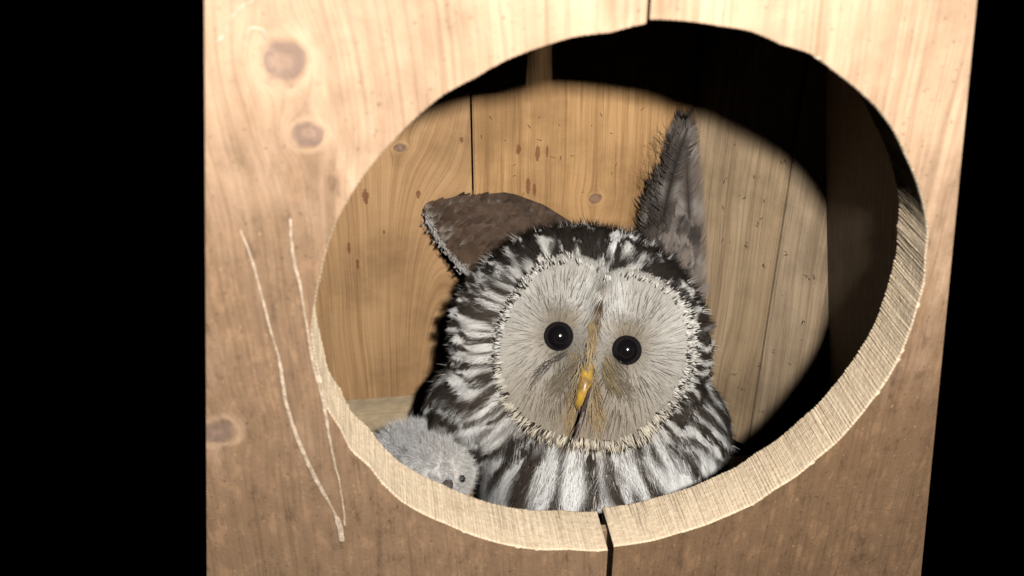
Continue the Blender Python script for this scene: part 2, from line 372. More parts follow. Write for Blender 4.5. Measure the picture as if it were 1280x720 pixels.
# ------------------------------------------------------------------ feathers
def feathers(P, T, N, L, W, lift, curve, nb, paint, fwd=.16, jit=.12, rs=None, camber=.25, prof=.42):
    """n feathers, each a shaft with nb barbs a side; paint(s, q, ids) -> colour. Returns V, [quads, tris], C"""
    rs = rs or rng; n = len(P)
    N = unit(N); T = unit(T - (T*N).sum(1, keepdims=True)*N); B = np.cross(T, N)
    L = np.broadcast_to(L, n)[:, None]; W = np.broadcast_to(W, n)[:, None]; lift = np.broadcast_to(lift, n)[:, None]; curve = np.broadcast_to(curve, n)[:, None]
    s = (np.arange(nb)+.5)/nb; s = s[None, :]*np.ones((n, 1))
    s = np.clip(s + rs.standard_normal((n, nb))*.25/nb, .01, 1)
    bend = rs.standard_normal((n, 1))*.10
    def cen(s): return (P[:, None] + T[:, None]*(L*s*np.cos(lift))[..., None] + N[:, None]*(L*(s*np.sin(lift)-curve*s*s))[..., None] + B[:, None]*(L*bend*s*s)[..., None])
    c = cen(s); Ts = unit(cen(s+.02)-cen(s-.02)); Ns = unit(np.cross(B[:, None]*np.ones_like(Ts), Ts))
    wp = np.where(s < prof, np.sqrt(np.clip(1-(1-s/prof)**2*.75, 0, 1)), np.sqrt(np.clip(1-((s-prof)/(1.03-prof))**2, .02, 1)))
    Vs, Cs = [], []; qs, ts = [], []; base = 0
    ids = np.arange(n)[:, None]*np.ones((1, nb), int)
    st = np.array([0, .34, .68, 1.])
    for side in (-1, 1):
        ln = W*.5*wp*(1+jit*rs.standard_normal((n, nb))); fw = L*fwd*(1+.6*jit*rs.standard_normal((n, nb))); up = jit*.25*rs.standard_normal((n, nb))
        dl = (L/nb*1.25)
        pts, cols = [], []
        for q in st:
            p = c + side*B[:, None]*(ln*q)[..., None] + Ts*(fw*q*(.4+.6*q))[..., None] + Ns*(ln*(up*q*q - camber*q*q))[..., None]
            col = paint(np.clip(s + fwd*q*(.4+.6*q), 0, 1.15), q*np.ones_like(s)*side, ids)
            if q < 1:
                w = dl*(1.0 if q == 0 else (1.0 if q < .5 else .85))
                pts += [p - Ts*(w*.5)[..., None], p + Ts*(w*.5)[..., None]]; cols += [col, col]
            else: pts.append(p); cols.append(col)
        A = np.stack(pts, 2).reshape(-1, 3); Cc = np.stack(cols, 2).reshape(-1, 3)
        k = np.arange(n*nb)*7 + base
        for a in (0, 2): qs.append(np.stack([k+a, k+a+1, k+a+3, k+a+2], 1)[:, ::(1 if side < 0 else -1)])
        ts.append(np.stack([k+4, k+5, k+6], 1)[:, ::(1 if side < 0 else -1)])
        Vs.append(A); Cs.append(Cc); base += len(A)
    # shaft
    ss = np.linspace(0, .96, 6)[None, :]*np.ones((n, 1)); c = cen(ss) ; wd = W*.018*(1.05-ss) + .00008
    up = N[:, None]*.00012
    A = np.stack([c - B[:, None]*wd[..., None] + up, c + B[:, None]*wd[..., None] + up], 2).reshape(-1, 3)
    cc = np.repeat((paint(ss, np.zeros_like(ss), np.arange(n)[:, None]*np.ones((1, 6), int))*.8)[:, :, None], 2, 2).reshape(-1, 3)
    for j in range(5):
        k = base + np.arange(n)*12 + j*2; qs.append(np.stack([k, k+1, k+3, k+2], 1)[:, ::-1])
    Vs.append(A); Cs.append(cc)
    return np.concatenate(Vs), [np.concatenate(qs), np.concatenate(ts)], np.concatenate(Cs)

def strands(P, T, N, L, W, bend, C0, C1):
    """fine tapering wisps: 3 stations"""
    n = len(P); N = unit(N); T = unit(T); B = unit(np.cross(T, N)); U = unit(np.cross(B, T))
    L = np.broadcast_to(L, n)[:, None]; W = np.broadcast_to(W, n)[:, None]; bend = np.broadcast_to(bend, n)[:, None]
    m_ = P + T*L*.5 - U*L*bend*.25; e = P + T*L - U*L*bend
    V = np.stack([P-B*W*.5, P+B*W*.5, m_-B*W*.42, m_+B*W*.42, e], 1).reshape(-1, 3)
    C = np.stack([C0, C0, (C0+C1)/2, (C0+C1)/2, C1], 1).reshape(-1, 3)
    k = np.arange(n)*5
    return V, [np.stack([k, k+1, k+3, k+2], 1)[:, ::-1], np.stack([k+2, k+3, k+4], 1)[:, ::-1]], C

def merge(parts):
    V, Q, T, C, b = [], [], [], [], 0
    for v, (q, t), c in parts:
        V.append(v); Q.append(q+b); T.append(t+b); C.append(c); b += len(v)
    return np.concatenate(V), [np.concatenate(Q), np.concatenate(T)], np.concatenate(C)

def dart(cand, rad, kmax=6000, seed=0):
    """keep candidates (in random order) no closer than their own radius"""
    r = np.random.default_rng(seed); order = r.permutation(len(cand)); keep = []
    K = np.zeros((kmax, 3)); m_ = 0
    for i in order:
        if m_ and ((K[:m_]-cand[i])**2).sum(1).min() < rad[i]**2: continue
        K[m_] = cand[i]; m_ += 1; keep.append(i)
        if m_ >= kmax: break
    return np.array(keep)

# ------------------------------------------------------------------ the owl: face frame in units of S metres
FD = .78; S = FD/FPX
FO = at(743, 440, FD)
TILT = math.radians(10.3)
TO = unit(CAM-FO)                                    # w: out of the face
r_ = RIGHT*math.cos(TILT) - UP*math.sin(TILT)
FU = unit(r_ - (r_@TO)*TO); FV = np.cross(TO, FU)     # u right, v up
Fm = np.stack([FU, FV, TO])                          # rows
def f2w(p): return FO + (np.asarray(p, float)@Fm)*S
def d2w(d): return np.asarray(d, float)@Fm
DOWN = Fm@np.array([0, 0, -1.])                      # world down, in the face frame
def px2uv(px, py, w=0.):
    """photo pixel -> u, v on the plane w"""
    dx, dy = (px-743)*(1-w*S/FD), (py-440)*(1-w*S/FD)
    c, s = math.cos(TILT), math.sin(TILT)
    return dx*c + dy*s, dx*s - dy*c

ELL = [((-20, 8, -76), (164, 152, 116)), ((22, -190, -185), (150, 165, 180)), ((15, -70, -215), (140, 135, 130)), ((-122, -100, -118), (86, 72, 104)), ((108, -100, -140), (92, 100, 105))]
def sdf(p):
    d = None
    for i, (c, r) in enumerate(ELL):
        q = (p-np.array(c))/np.array(r); k0 = np.linalg.norm(q, axis=-1); k1 = np.linalg.norm(q/np.array(r), axis=-1)
        e = k0*(k0-1)/np.maximum(k1, 1e-9)
        if i == 0:
            h = p[..., 2]+14; kk = 16.
            hh = np.clip(.5-.5*(e-h)/kk, 0, 1); e = e*(1-hh)+h*hh + kk*hh*(1-hh)
            d = e
        else:
            kk = 34.; hh = np.clip(.5+.5*(e-d)/kk, 0, 1); d = e*(1-hh)+d*hh - kk*hh*(1-hh)
    # sit on the floor of the box: nothing below z = 2 mm
    return d
SC = np.array([0, -100, -150.])
def shoot(dirs):
    ts = np.linspace(0, 480, 161); lo = np.zeros(len(dirs))
    for t in ts:
        ins = sdf(SC+dirs*t) < 0; lo = np.where(ins, t, lo)
    hi = lo+3.
    for _ in range(12):
        mid = (lo+hi)/2; ins = sdf(SC+dirs*mid[:, None]) < 0; lo = np.where(ins, mid, lo); hi = np.where(ins, hi, mid)
    return SC+dirs*lo[:, None]
def grad(p):
    g = np.zeros_like(p)
    for i in range(3):
        e = np.zeros(3); e[i] = 1.5; g[:, i] = sdf(p+e)-sdf(p-e)
    return unit(g)

owl = empty('owl', tuple(FO*np.array([1, 1, 0])), 'grey and white streaked owl with black eyes facing out of hole', 'owl')
def owned(o): keep_world(o, owl); return o

# disc outline, as a radius by angle round the face centre
OUT = np.array([(757, 352), (748, 338), (735, 330), (715, 323), (690, 327), (665, 345), (645, 370), (630, 400), (622, 435), (624, 465), (632, 495), (650, 522), (675, 538), (705, 548), (722, 551), (740, 554), (770, 553), (800, 540), (825, 515), (845, 490), (858, 460), (862, 430), (859, 405), (848, 380), (830, 361), (805, 347), (782, 343), (766, 347)], float)
uo, vo = px2uv(OUT[:, 0], OUT[:, 1]); ang = np.arctan2(vo, uo); rad = np.hypot(uo, vo); od = np.argsort(ang); ang, rad = ang[od], rad[od]
def rdisc(th): return np.interp(th, np.concatenate([ang-2*math.pi, ang, ang+2*math.pi]), np.tile(rad, 3))
EYE = [np.array(px2uv(698, 420)), np.array(px2uv(783.5, 437.5))]
MID = (EYE[0]+EYE[1])/2
def wdisc(u, v):
    rho = np.hypot(u, v)/rdisc(np.arctan2(v, u))
    w = -9 + 9*sstep(.45, .92, rho) - 14*sstep(.9, 1.08, rho)
    xr = MID[0]
    w += 15*np.exp(-((u-xr)/17)**2)*sstep(-75, 0, v)*sstep(110, 60, v)          # brow ridge
    w += 14*np.exp(-((u-xr)/30)**2-((v+42)/40)**2)                               # bristles over the bill
    for e in EYE:
        d = np.hypot(u-e[0], v-e[1]); w -= 7*np.exp(-(d/26)**2)
    w += 5*np.exp(-((u-EYE[0][0])/34)**2-((v-EYE[0][1]-26)/12)**2) + 5*np.exp(-((u-EYE[1][0])/34)**2-((v-EYE[1][1]-26)/12)**2)
    return w

# body: one continuous skin
nu, nv = 220, 130
th = np.linspace(0, 2*math.pi, nu, endpoint=False); ph = np.linspace(.02, math.pi-.02, nv)
TH, PH = np.meshgrid(th, ph)
dirs = np.stack([np.sin(PH)*np.cos(TH), np.cos(PH), np.sin(PH)*np.sin(TH)], -1).reshape(-1, 3)
Bp = shoot(dirs); Wp = f2w(Bp); stay_in(Wp, .003)
i, j = np.meshgrid(np.arange(nv-1), np.arange(nu), indexing='ij'); i, j = i.ravel(), j.ravel()
Q = np.stack([i*nu+j, i*nu+(j+1) % nu, (i+1)*nu+(j+1) % nu, (i+1)*nu+j], 1)
cap = [np.arange(nu)[None, ::-1], ((nv-1)*nu+np.arange(nu))[None]]
M_skin = plain('under_down', (.34, .31, .28), .9, .1, .4, 160.)
body = mesh_obj('body', Wp, [Q] + cap, M_skin, smooth=True); fix_normals(body); owned(body)

M_feather = attr_mat('feather', .7, .08, 0.)
# plumage
cd = unit(rng.standard_normal((26000, 3))); cp_ = shoot(cd); cn = grad(cp_); cw = f2w(cp_)
rho = np.hypot(cp_[:, 0], cp_[:, 1]); tha = np.arctan2(cp_[:, 1], cp_[:, 0]); rel = rho/rdisc(tha)
okm = (cw[:, 2] > .004) & ~((cp_[:, 2] > -34) & (rel < .99)) & (cw[:, 1] < DEPTH-.012)
cp_, cn, rho, tha, rel = cp_[okm], cn[okm], rho[okm], tha[okm], rel[okm]
u, v, w = cp_.T
crown = sstep(20, 70, v - .12*abs(u+10)) * sstep(-.5, .1, cn[:, 1]+.35)
rightdark = sstep(95, 130, u)*sstep(-125, -50, v)
breast = sstep(-75, -125, v)
rad_ = 19 + 9*breast - 7*crown
keep = dart(cp_, rad_*.62, seed=3)
order_close = rel[keep]
cp_, cn, tha, rel, crown, rightdark, breast, u, v, w = [a[keep] for a in (cp_, cn, tha, rel, crown, rightdark, breast, u, v, w)]
nF = len(cp_)
T = np.stack([np.cos(tha), np.sin(tha), -.35*np.ones(nF)], 1)
dn = DOWN[None]*np.ones((nF, 1))
k_ = (.25+.35*breast)[:, None]; T = unit(T*(1-k_)+dn*k_) ; T += .13*rng.standard_normal((nF, 3))
Lf = (40 + 22*breast - 14*crown)*(1+.12*rng.standard_normal(nF)); Wf = (19 + 8*breast - 5*crown)*(1+.12*rng.standard_normal(nF))
rnd = rng.random((nF, 4))
kind = np.where(rng.random(nF) < crown, 1, 0); kind = np.where((kind == 0) & (rng.random(nF) < rightdark*.6), 2, kind)
near = sstep(1.45, 1.05, rel)
def hsh(ids, q, s): return np.sin(ids*12.9898 + np.sign(q)*4.1 + np.floor(s*9)*7.7)*.5+.5
base_uvw = cp_.copy(); jt = rng.standard_normal((nF, 2))
def pattern(p, ids):
    """how dark the plumage is at a point of the body: streaks that run out from the face, spots on the crown"""
    uu, vv_, ww_ = p[..., 0], p[..., 1], p[..., 2]
    th_ = np.arctan2(vv_, uu); rh = np.hypot(uu, vv_); al = np.arctan2(rh, ww_+170)
    br_ = breast[ids]; cr_ = crown[ids]
    al = al*165 + 2.0*jt[ids][..., 0]; ax = th_*165 + 1.1*jt[ids][..., 1]
    ax = ax + 14*(vnoise(al/60, ax/90, 5)-.5)
    ax = ax + 10*(vnoise(al/28, ax/40, 8)-.5)
    d1 = .5+.33*np.sin(2*math.pi*(ax/20 + 1.9*vnoise(al/32, ax/46, 1))) + .82*(vnoise(ax/11, al/20, 2)-.5)
    d2 = .5+.30*np.sin(2*math.pi*(ax/34 + 2.0*vnoise(al/48, ax/60, 3))) + .95*(vnoise(ax/15, al/27, 4)-.5)
    d3 = vnoise(ax/11, al/12, 6)*.75 + vnoise(ax/5, al/6, 7)*.25
    side_ = sstep(.28, .66, d1 + .10*rightdark[ids]); bre = sstep(.34, .62, d2); cro = 1-sstep(.58, .74, d3)*.95
    d = side_*(1-br_) + bre*br_
    return d*(1-cr_) + cro*cr_
def paint_body(s, q, ids):
    r0 = rnd[ids]; n1 = hsh(ids, q, s)
    w_ = Wf[ids]*.42*q
    p = base_uvw[ids] + Tn[ids]*(Lf[ids]*s)[..., None] + Bn[ids]*w_[..., None]
    d = pattern(p, ids)
    d = np.clip(d*1.12 - .03 + .10*(n1-.5)*d*(1-d)*4, 0, .995)
    white = np.array([.84, .83, .80])*(1-.16*r0[..., 3:4]) ; grey = np.array([.42, .37, .30])
    g_ = .45*near[ids][..., None]*(1-.5*breast[ids][..., None]); white = white*(1-g_) + grey*g_
    white = white*(1-.12*(n1[..., None] > .75))
    dark = np.array([.020, .015, .0115])*(1+(.6+1.2*r0[..., 2:3])*(1-crown[ids][..., None]))
    return white*(1-d[..., None]) + dark*d[..., None]
Tn = unit(T - (T*cn).sum(1, keepdims=True)*cn); Bn = np.cross(Tn, cn)
lift = .09+.05*rng.random(nF); curve = .16+.05*rng.random(nF)
parts = [feathers(f2w(cp_ + cn*1.), d2w(T), d2w(cn), Lf*S, Wf*S, lift, curve, 54, paint_body, jit=.04, fwd=.26, camber=.4)]
# soft down between the contour feathers
nd = 22000; sel = rng.integers(0, nF, nd); dp = cp_[sel] + rng.standard_normal((nd, 3))*6; dp -= grad(dp)*sdf(dp)[:, None]
okd = ~((dp[:, 2] > -30) & (np.hypot(dp[:, 0], dp[:, 1])/rdisc(np.arctan2(dp[:, 1], dp[:, 0])) < 1.0)); dp, sel = dp[okd], sel[okd]; nd = len(dp)
Td = unit(T[sel] + cn[sel]*.16 + .18*rng.standard_normal((nd, 3))); s0 = rng.random(nd)
dk = np.where(kind[sel] > 0, .85, .35); isd = (pattern(dp + Td*12, sel) > .5)[:, None]; Tn = unit(T - (T*cn).sum(1, keepdims=True)*cn)
cdn = np.where(isd, np.array([.020, .015, .012]), np.array([.70, .67, .62]))*(.7+.5*rng.random((nd, 1)))
parts.append(strands(f2w(dp), d2w(Td), d2w(cn[sel]), (14+12*s0)*S, .55*S, .25, cdn, cdn))
nh = 120000; sel = rng.integers(0, nF, nh); hp = cp_[sel] + Tn[sel]*(Lf[sel]*rng.uniform(-.1, .7, nh))[:, None] + Bn[sel]*(Wf[sel]*rng.uniform(-.5, .5, nh))[:, None]
for _ in range(2): hp -= grad(hp)*sdf(hp)[:, None]
hn = grad(hp); okh = ~((hp[:, 2] > -30) & (np.hypot(hp[:, 0], hp[:, 1])/rdisc(np.arctan2(hp[:, 1], hp[:, 0])) < 1.03)); hp, hn, sel = hp[okh], hn[okh], sel[okh]; nh = len(hp)
Th = Tn[sel] + .10*rng.standard_normal((nh, 3)); Th = unit(Th - (Th*hn).sum(1, keepdims=True)*hn)
Lh = (13+11*rng.random(nh))*(1+.5*breast[sel]-.35*crown[sel]); hb = hp + hn*(3.2+2.2*rng.random(nh))[:, None]
def hcol(p):
    d = np.clip(pattern(p, sel)*1.12-.05, 0, .99)[:, None]; r0 = rnd[sel]
    wh = np.array([.86, .85, .82])*(1-.14*r0[:, 3:4]); g_ = .40*near[sel][:, None]*(1-.5*breast[sel][:, None]); wh = wh*(1-g_) + np.array([.44, .39, .32])*g_
    dk_ = np.array([.022, .0165, .0125])*(1+(.7+1.4*r0[:, 2:3])*(1-crown[sel][:, None]))
    return (wh*(1-d) + dk_*d)*(.82+.3*rng.random((nh, 1)))
parts.append(strands(f2w(hb), d2w(unit(Th+hn*.03)), d2w(hn), Lh*S, (.5+.35*rng.random(nh))*S, .16, hcol(hp), hcol(hp+Th*Lh[:, None]*.9)))
Vp, Fp, Cp = merge(parts)
stay_in(Vp)
pl = mesh_obj('plumage', Vp, Fp, M_feather, col=Cp); pl['kind'] = 'stuff'; owned(pl)

# facial disc: dished skin, then the fine radiating feathers
nr, na = 40, 160
RR, AA = np.meshgrid(np.linspace(.0, 1.04, nr), np.linspace(-math.pi, math.pi, na, endpoint=False), indexing='ij')
uu = RR*rdisc(AA)*np.cos(AA); vv = RR*rdisc(AA)*np.sin(AA); ww = wdisc(uu, vv)
G = f2w(np.stack([uu, vv, ww], -1).reshape(-1, 3))
i, j = np.meshgrid(np.arange(nr-1), np.arange(na), indexing='ij'); i, j = i.ravel(), j.ravel()
Qd = np.stack([i*na+j, (i+1)*na+j, (i+1)*na+(j+1) % na, i*na+(j+1) % na], 1)
def disc_col(u, v):
    c = np.ones(u.shape+(1,))*np.array([.435, .402, .352])
    def blend(c, m_, k): return c*(1-m_[..., None]) + np.array(k)*m_[..., None]
    a0 = np.exp(-((u-MID[0])/26)**2-((v+52)/46)**2); c = blend(c, .75*np.clip(a0, 0, 1), (.30, .21, .11))
    a1 = np.exp(-((u-MID[0])/75)**2-((v+70)/40)**2); c = blend(c, .8*a1, (.25, .19, .125)); c = blend(c, .5*sstep(10, -80, v), (.27, .225, .17))
    for k, e in enumerate(EYE):
        sg = -1 if k == 0 else 1
        c = blend(c, .85*np.exp(-((u-e[0]-sg*-24)/20)**2-((v-e[1]-40)/38)**2), (.74, .72, .67))        # pale brows
        c = blend(c, .45*np.exp(-((u-e[0]-sg*40)/34)**2-((v-e[1]-30)/40)**2), (.62, .60, .55))
        c = blend(c, .7*np.exp(-((u-e[0]+sg*4)/18)**2-((v-e[1]-17)/8)**2), (.34, .26, .17))            # buff over the eye
        d = np.hypot(u-e[0], v-e[1]); c = blend(c, .55*np.exp(-((d-16)/9)**2), (.24, .19, .135)); c = blend(c, .25*np.exp(-(d/42)**2), (.30, .25, .18))
        c = blend(c, .55*np.exp(-((u-e[0]+sg*14)/13)**2-((v-e[1]+20)/15)**2), (.13, .11, .09))
    c = blend(c, .9*np.exp(-((u-MID[0])/4.5)**2-((v-44)/22)**2), (.09, .05, .03))
    c = blend(c, .6*np.exp(-((u-MID[0])/9)**2-((v-20)/30)**2), (.26, .17, .07))
    return c
M_disc = attr_mat('disc_feather', .75, .06, 0.)
disc = mesh_obj('facial_disc', G, [Qd], M_disc, col=disc_col(uu, vv).reshape(-1, 3)*.8, smooth=True); owned(disc)
ns = 60000
pu = rng.uniform(-130, 130, ns*2); pv = rng.uniform(-125, 115, ns*2); rl = np.hypot(pu, pv)/rdisc(np.arctan2(pv, pu))
de = np.minimum(np.hypot(pu-EYE[0][0], pv-EYE[0][1]), np.hypot(pu-EYE[1][0], pv-EYE[1][1]))
ok = (rl < .985) & (de > 17.5); pu, pv, rl = pu[ok][:ns], pv[ok][:ns], rl[ok][:ns]; ns = len(pu)
ei = (pu > MID[0]-.0*pv).astype(int); E2 = np.array(EYE)[ei]
dv = np.stack([pu, pv], 1)-E2; dist = np.hypot(dv[:, 0], dv[:, 1]); dv = unit(dv)
# toward the middle line the feathers run down to the bill or up along the brow
mid = np.exp(-((pu-MID[0])/20)**2)
flow = np.stack([np.where(ei == 0, -.25, .25), np.where(pv > 8, 1., -1.)], 1)
dv = unit(dv*(1-.75*mid[:, None]) + flow*.75*mid[:, None]) + .10*rng.standard_normal((ns, 2)); dv = unit(dv)
e_ = .8
gu = (wdisc(pu+e_, pv)-wdisc(pu-e_, pv))/(2*e_); gv = (wdisc(pu, pv+e_)-wdisc(pu, pv-e_))/(2*e_)
nn = unit(np.stack([-gu, -gv, np.ones(ns)], 1)); T3 = np.stack([dv[:, 0], dv[:, 1], gu*dv[:, 0]+gv*dv[:, 1]], 1)
T3 = unit(unit(T3) + nn*(.06+.05*rng.random((ns, 1))))
Ls = np.minimum(9+.16*dist+6*rng.random(ns), 26)*(1-.45*sstep(.8, 1., rl))
cb = disc_col(pu, pv); br = np.where(rng.random(ns) < .12, .42, 1.)*(.84+.32*rng.random(ns)); cb = np.clip(cb*br[:, None], 0, .85)
dsk = [strands(f2w(np.stack([pu, pv, wdisc(pu, pv)+.3], 1)), d2w(T3), d2w(nn), Ls*S, (.42+.35*rng.random(ns))*S, .10, cb*.85, np.clip(cb*1.1, 0, .85))]
nl = 800; li = rng.integers(0, ns, nl); li = li[(dist[li] > 26) & (rl[li] < .9)]; nl = len(li); cl = cb[li]*np.array([.30, .28, .26])
dsk.append(strands(f2w(np.stack([pu[li], pv[li], wdisc(pu[li], pv[li])+1.2], 1)), d2w(T3[li]), d2w(nn[li]), (20+16*rng.random(nl))*(1-.5*sstep(.6, .95, rl[li]))*S, .55*S, .12, cl, cl))
# dark whiskers: below the left eye, and each side of the bill
def whisk(p0, p1, n, spread, L, c, lift=.22, wid=.8, woff=2):
    t = rng.random(n); a = np.array(px2uv(*p0)); b = np.array(px2uv(*p1)); p = a+(b-a)*t[:, None] + spread*rng.standard_normal((n, 2))
    d = unit(np.tile(b-a, (n, 1)) + .22*np.linalg.norm(b-a)*rng.standard_normal((n, 2)))
    P3 = np.stack([p[:, 0], p[:, 1], wdisc(p[:, 0], p[:, 1])+woff], 1); T_ = unit(np.stack([d[:, 0], d[:, 1], lift*np.ones(n)], 1))
    cc = np.array(c)*(.6+.8*rng.random((n, 1)))
    return strands(f2w(P3), d2w(T_), d2w(np.tile([0, 0, 1.], (n, 1))), L*(.7+.6*rng.random(n))*S, wid*S, .3, cc, cc)
dsk += [whisk((708, 438), (672, 464), 70, 2.6, 26, (.06, .05, .042), wid=.6), whisk((716, 452), (690, 490), 120, 5, 20, (.16, .13, .09)),
        whisk((716, 440), (722, 475), 140, 4, 20, (.24, .18, .10)), whisk((758, 446), (765, 480), 140, 5, 22, (.20, .155, .09)), whisk((765, 450), (790, 500), 120, 6, 22, (.15, .125, .09)),
        whisk((720, 478), (712, 545), 160, 5, 20, (.27, .19, .105)), whisk((738, 470), (746, 530), 160, 5, 22, (.28, .20, .11)), whisk((752, 374), (747, 402), 70, 2.2, 12, (.085, .055, .035), wid=.6),
        whisk((772, 349), (752, 372), 110, 5, 15, (.60, .56, .50), wid=.6), whisk((727, 452), (722, 500), 36, 1.5, 26, (.30, .235, .15), woff=12, wid=.6), whisk((746, 455), (738, 505), 36, 1.8, 26, (.30, .235, .15), woff=12, wid=.6), whisk((738, 430), (735, 456), 40, 3, 18, (.34, .26, .15), woff=12, wid=.6),
        whisk((742, 400), (738, 450), 130, 3, 14, (.27, .195, .10))]
Vd, Fd_, Cd = merge(dsk)
o = mesh_obj('disc_feathers', Vd, Fd_, M_disc, col=Cd); o['kind'] = 'stuff'; keep_world(o, disc)

# the beaded ruff that frames the disc: small stiff feathers, each with a dark base and pale tip
rows = []
for row, (k0, num, ln) in enumerate(((.972, 270, 7.5), (.995, 270, 8), (1.018, 250, 9), (1.045, 220, 10.5), (1.075, 180, 12))):
    t = (np.arange(num)+.5*(row % 2))/num*2*math.pi - math.pi + rng.standard_normal(num)*.016
    rr = rdisc(t)*k0 + rng.standard_normal(num)*1.2
    rows.append(np.stack([t, rr, np.full(num, ln), np.full(num, row)], 1))
rw = np.concatenate(rows); t, rr, ln, row = rw.T; n = len(t)
low = sstep(-.1, -.8, np.sin(t)); lw = ln*(.85+.7*low)*(1+.2*rng.standard_normal(n)); rrow = row
ru, rv = rr*np.cos(t), rr*np.sin(t)
rwz = wdisc(rr*.96*np.cos(t), rr*.96*np.sin(t)) + 4.0 - 2.4*row
Tr = np.stack([np.cos(t), np.sin(t), .10-.22*row], 1) + .16*rng.standard_normal((n, 3)); Nr = np.stack([np.cos(t)*.35, np.sin(t)*.35, np.ones(n)], 1)
rr4 = rng.random((n, 3))
def paint_ruff(s, q, ids):
    r0 = rr4[ids]; l_ = low[ids]
    d = sstep(.62+.1*r0[..., 0], .44, s)*np.where(rrow[ids] == 0, .1, .95)
    d = np.maximum(d, sstep(.86, .95, s)*(r0[..., 1] > .35)*(.85-.5*l_))
    d = np.where((r0[..., 2] < .20+.12*rrow[ids]) & (rrow[ids] > 0), .92, d*(1-.45*l_*(rrow[ids] < 2)))
    wh = np.array([.80, .75, .66])*(1-l_[..., None]) + np.array([.72, .61, .46])*l_[..., None]
    return wh*(1-d[..., None]) + np.array([.03, .022, .015])*d[..., None]
rsel = np.repeat(np.arange(n), 5); nR = len(rsel)
tr_ = t[rsel] + .010*rng.standard_normal(nR); r2 = rr[rsel] + .9*rng.standard_normal(nR); lo_ = low[rsel]
P_r = np.stack([r2*np.cos(tr_), r2*np.sin(tr_), rwz[rsel] + .8*rng.standard_normal(nR)], 1)
T_r = unit(Tr[rsel] + .12*rng.standard_normal((nR, 3)))
clump_ = vnoise(t[rsel]*62, row[rsel]*1.3+.5, 21) + .25*rng.standard_normal(nR)
isw = (clump_ < .51 + .16*lo_ + .10*(row[rsel] == 0))[:, None]
whr = np.array([.86, .82, .74])*(1-lo_[:, None]) + np.array([.78, .69, .54])*lo_[:, None]
cr1 = np.where(isw, whr, np.array([.028, .021, .016]))*(.75+.4*rng.random((nR, 1))); cr0 = np.where(isw, cr1*.55, cr1)
Vr, Fr, Cr = strands(f2w(P_r), d2w(T_r), d2w(Nr[rsel]), lw[rsel]*(.7+.5*rng.random(nR))*S, (1.0+.9*rng.random(nR))*S, .25, cr0, cr1)
o = mesh_obj('ruff', Vr, Fr, M_feather, col=Cr); o['kind'] = 'stuff'; owned(o)

# eyes
def sphere(name, c, r, mat, parent, sq=(1, 1, 1), nu=48, nv=32):
    a, b = np.meshgrid(np.linspace(0, 2*math.pi, nu, endpoint=False), np.linspace(0.001, math.pi-.001, nv))
    d = np.stack([np.sin(b)*np.cos(a)*sq[0], np.sin(b)*np.sin(a)*sq[1], np.cos(b)*sq[2]], -1).reshape(-1, 3)
    V = np.asarray(c) + d2w(d)*r
    i, j = np.meshgrid(np.arange(nv-1), np.arange(nu), indexing='ij'); i, j = i.ravel(), j.ravel()
    Q = np.stack([i*nu+j, (i+1)*nu+j, (i+1)*nu+(j+1) % nu, i*nu+(j+1) % nu], 1)
    o = mesh_obj(name, V, [Q, np.arange(nu)[None], ((nv-1)*nu+np.arange(nu))[None, ::-1]], mat, None, smooth=True); keep_world(o, parent); return o
kk = NT('dark_eye'); kk.b.inputs['Base Color'].default_value = (.006, .005, .006, 1); kk.b.inputs['Roughness'].default_value = .12; kk.b.inputs['Specular IOR Level'].default_value = .38
kk.b.inputs['Coat Weight'].default_value = .0; kk.b.inputs['Coat Roughness'].default_value = .02; M_eye = kk.m
M_lid = plain('eyelid', (.008, .007, .007), .6, .1, .3, 400.)
def torus(name, c, R, r, mat, parent, sq=1., nu=48, nv=10):
    a, b = np.meshgrid(np.linspace(0, 2*math.pi, nu, endpoint=False), np.linspace(0, 2*math.pi, nv, endpoint=False), indexing='ij')
    d = np.stack([(R+r*np.cos(b))*np.cos(a), (R*sq+r*np.cos(b))*np.sin(a), r*np.sin(b)*1.4], -1).reshape(-1, 3)
    V = np.asarray(c)+d2w(d)*S
    i, j = np.meshgrid(np.arange(nu), np.arange(nv), indexing='ij'); i, j = i.ravel(), j.ravel()
    Q = np.stack([i*nv+j, ((i+1) % nu)*nv+j, ((i+1) % nu)*nv+(j+1) % nv, i*nv+(j+1) % nv], 1)
    o = mesh_obj(name, V, [Q], mat, None, smooth=True); keep_world(o, parent); return o
for e in EYE:
    wz = float(wdisc(np.array([e[0]]), np.array([e[1]]))[0])
    ey = sphere('eye', f2w((e[0], e[1], wz-8)), 22*S, M_eye, owl)
    torus('eyelid', f2w((e[0], e[1], wz+5)), 17.6, 1.2, M_lid, ey)

# bill
pts = [px2uv(736, 452), px2uv(734, 465), px2uv(731, 482), px2uv(728, 495), px2uv(725, 505), px2uv(723, 513)]
wz = [8, 15, 19, 20, 16, 7]; hw = [6, 8.6, 9, 8, 6, 2.2]; hh = [5, 9, 11, 10, 7, 2]
C = np.array([(p[0], p[1], z) for p, z in zip(pts, wz)]); k = 16; V = []
tt = np.arange(6); uq = np.linspace(0, 5, 26); C = np.stack([np.interp(uq, tt, C[:, q]) for q in range(3)], 1); hwi = np.interp(uq, tt, hw); hhi = np.interp(uq, tt, hh)
for q in range(3): C[:, q] = np.convolve(np.pad(C[:, q], 2, 'edge'), np.ones(5)/5, 'valid')
for jj in range(k):
    a = 2*math.pi*jj/k; ca, sa = math.cos(a), math.sin(a)
    V.append(C + np.outer(hwi*np.sign(ca)*abs(ca)**1.0, [1, 0, 0]) + np.outer(hhi*(sa if sa < 0 else sa**1.0), [0, .3, .95]))
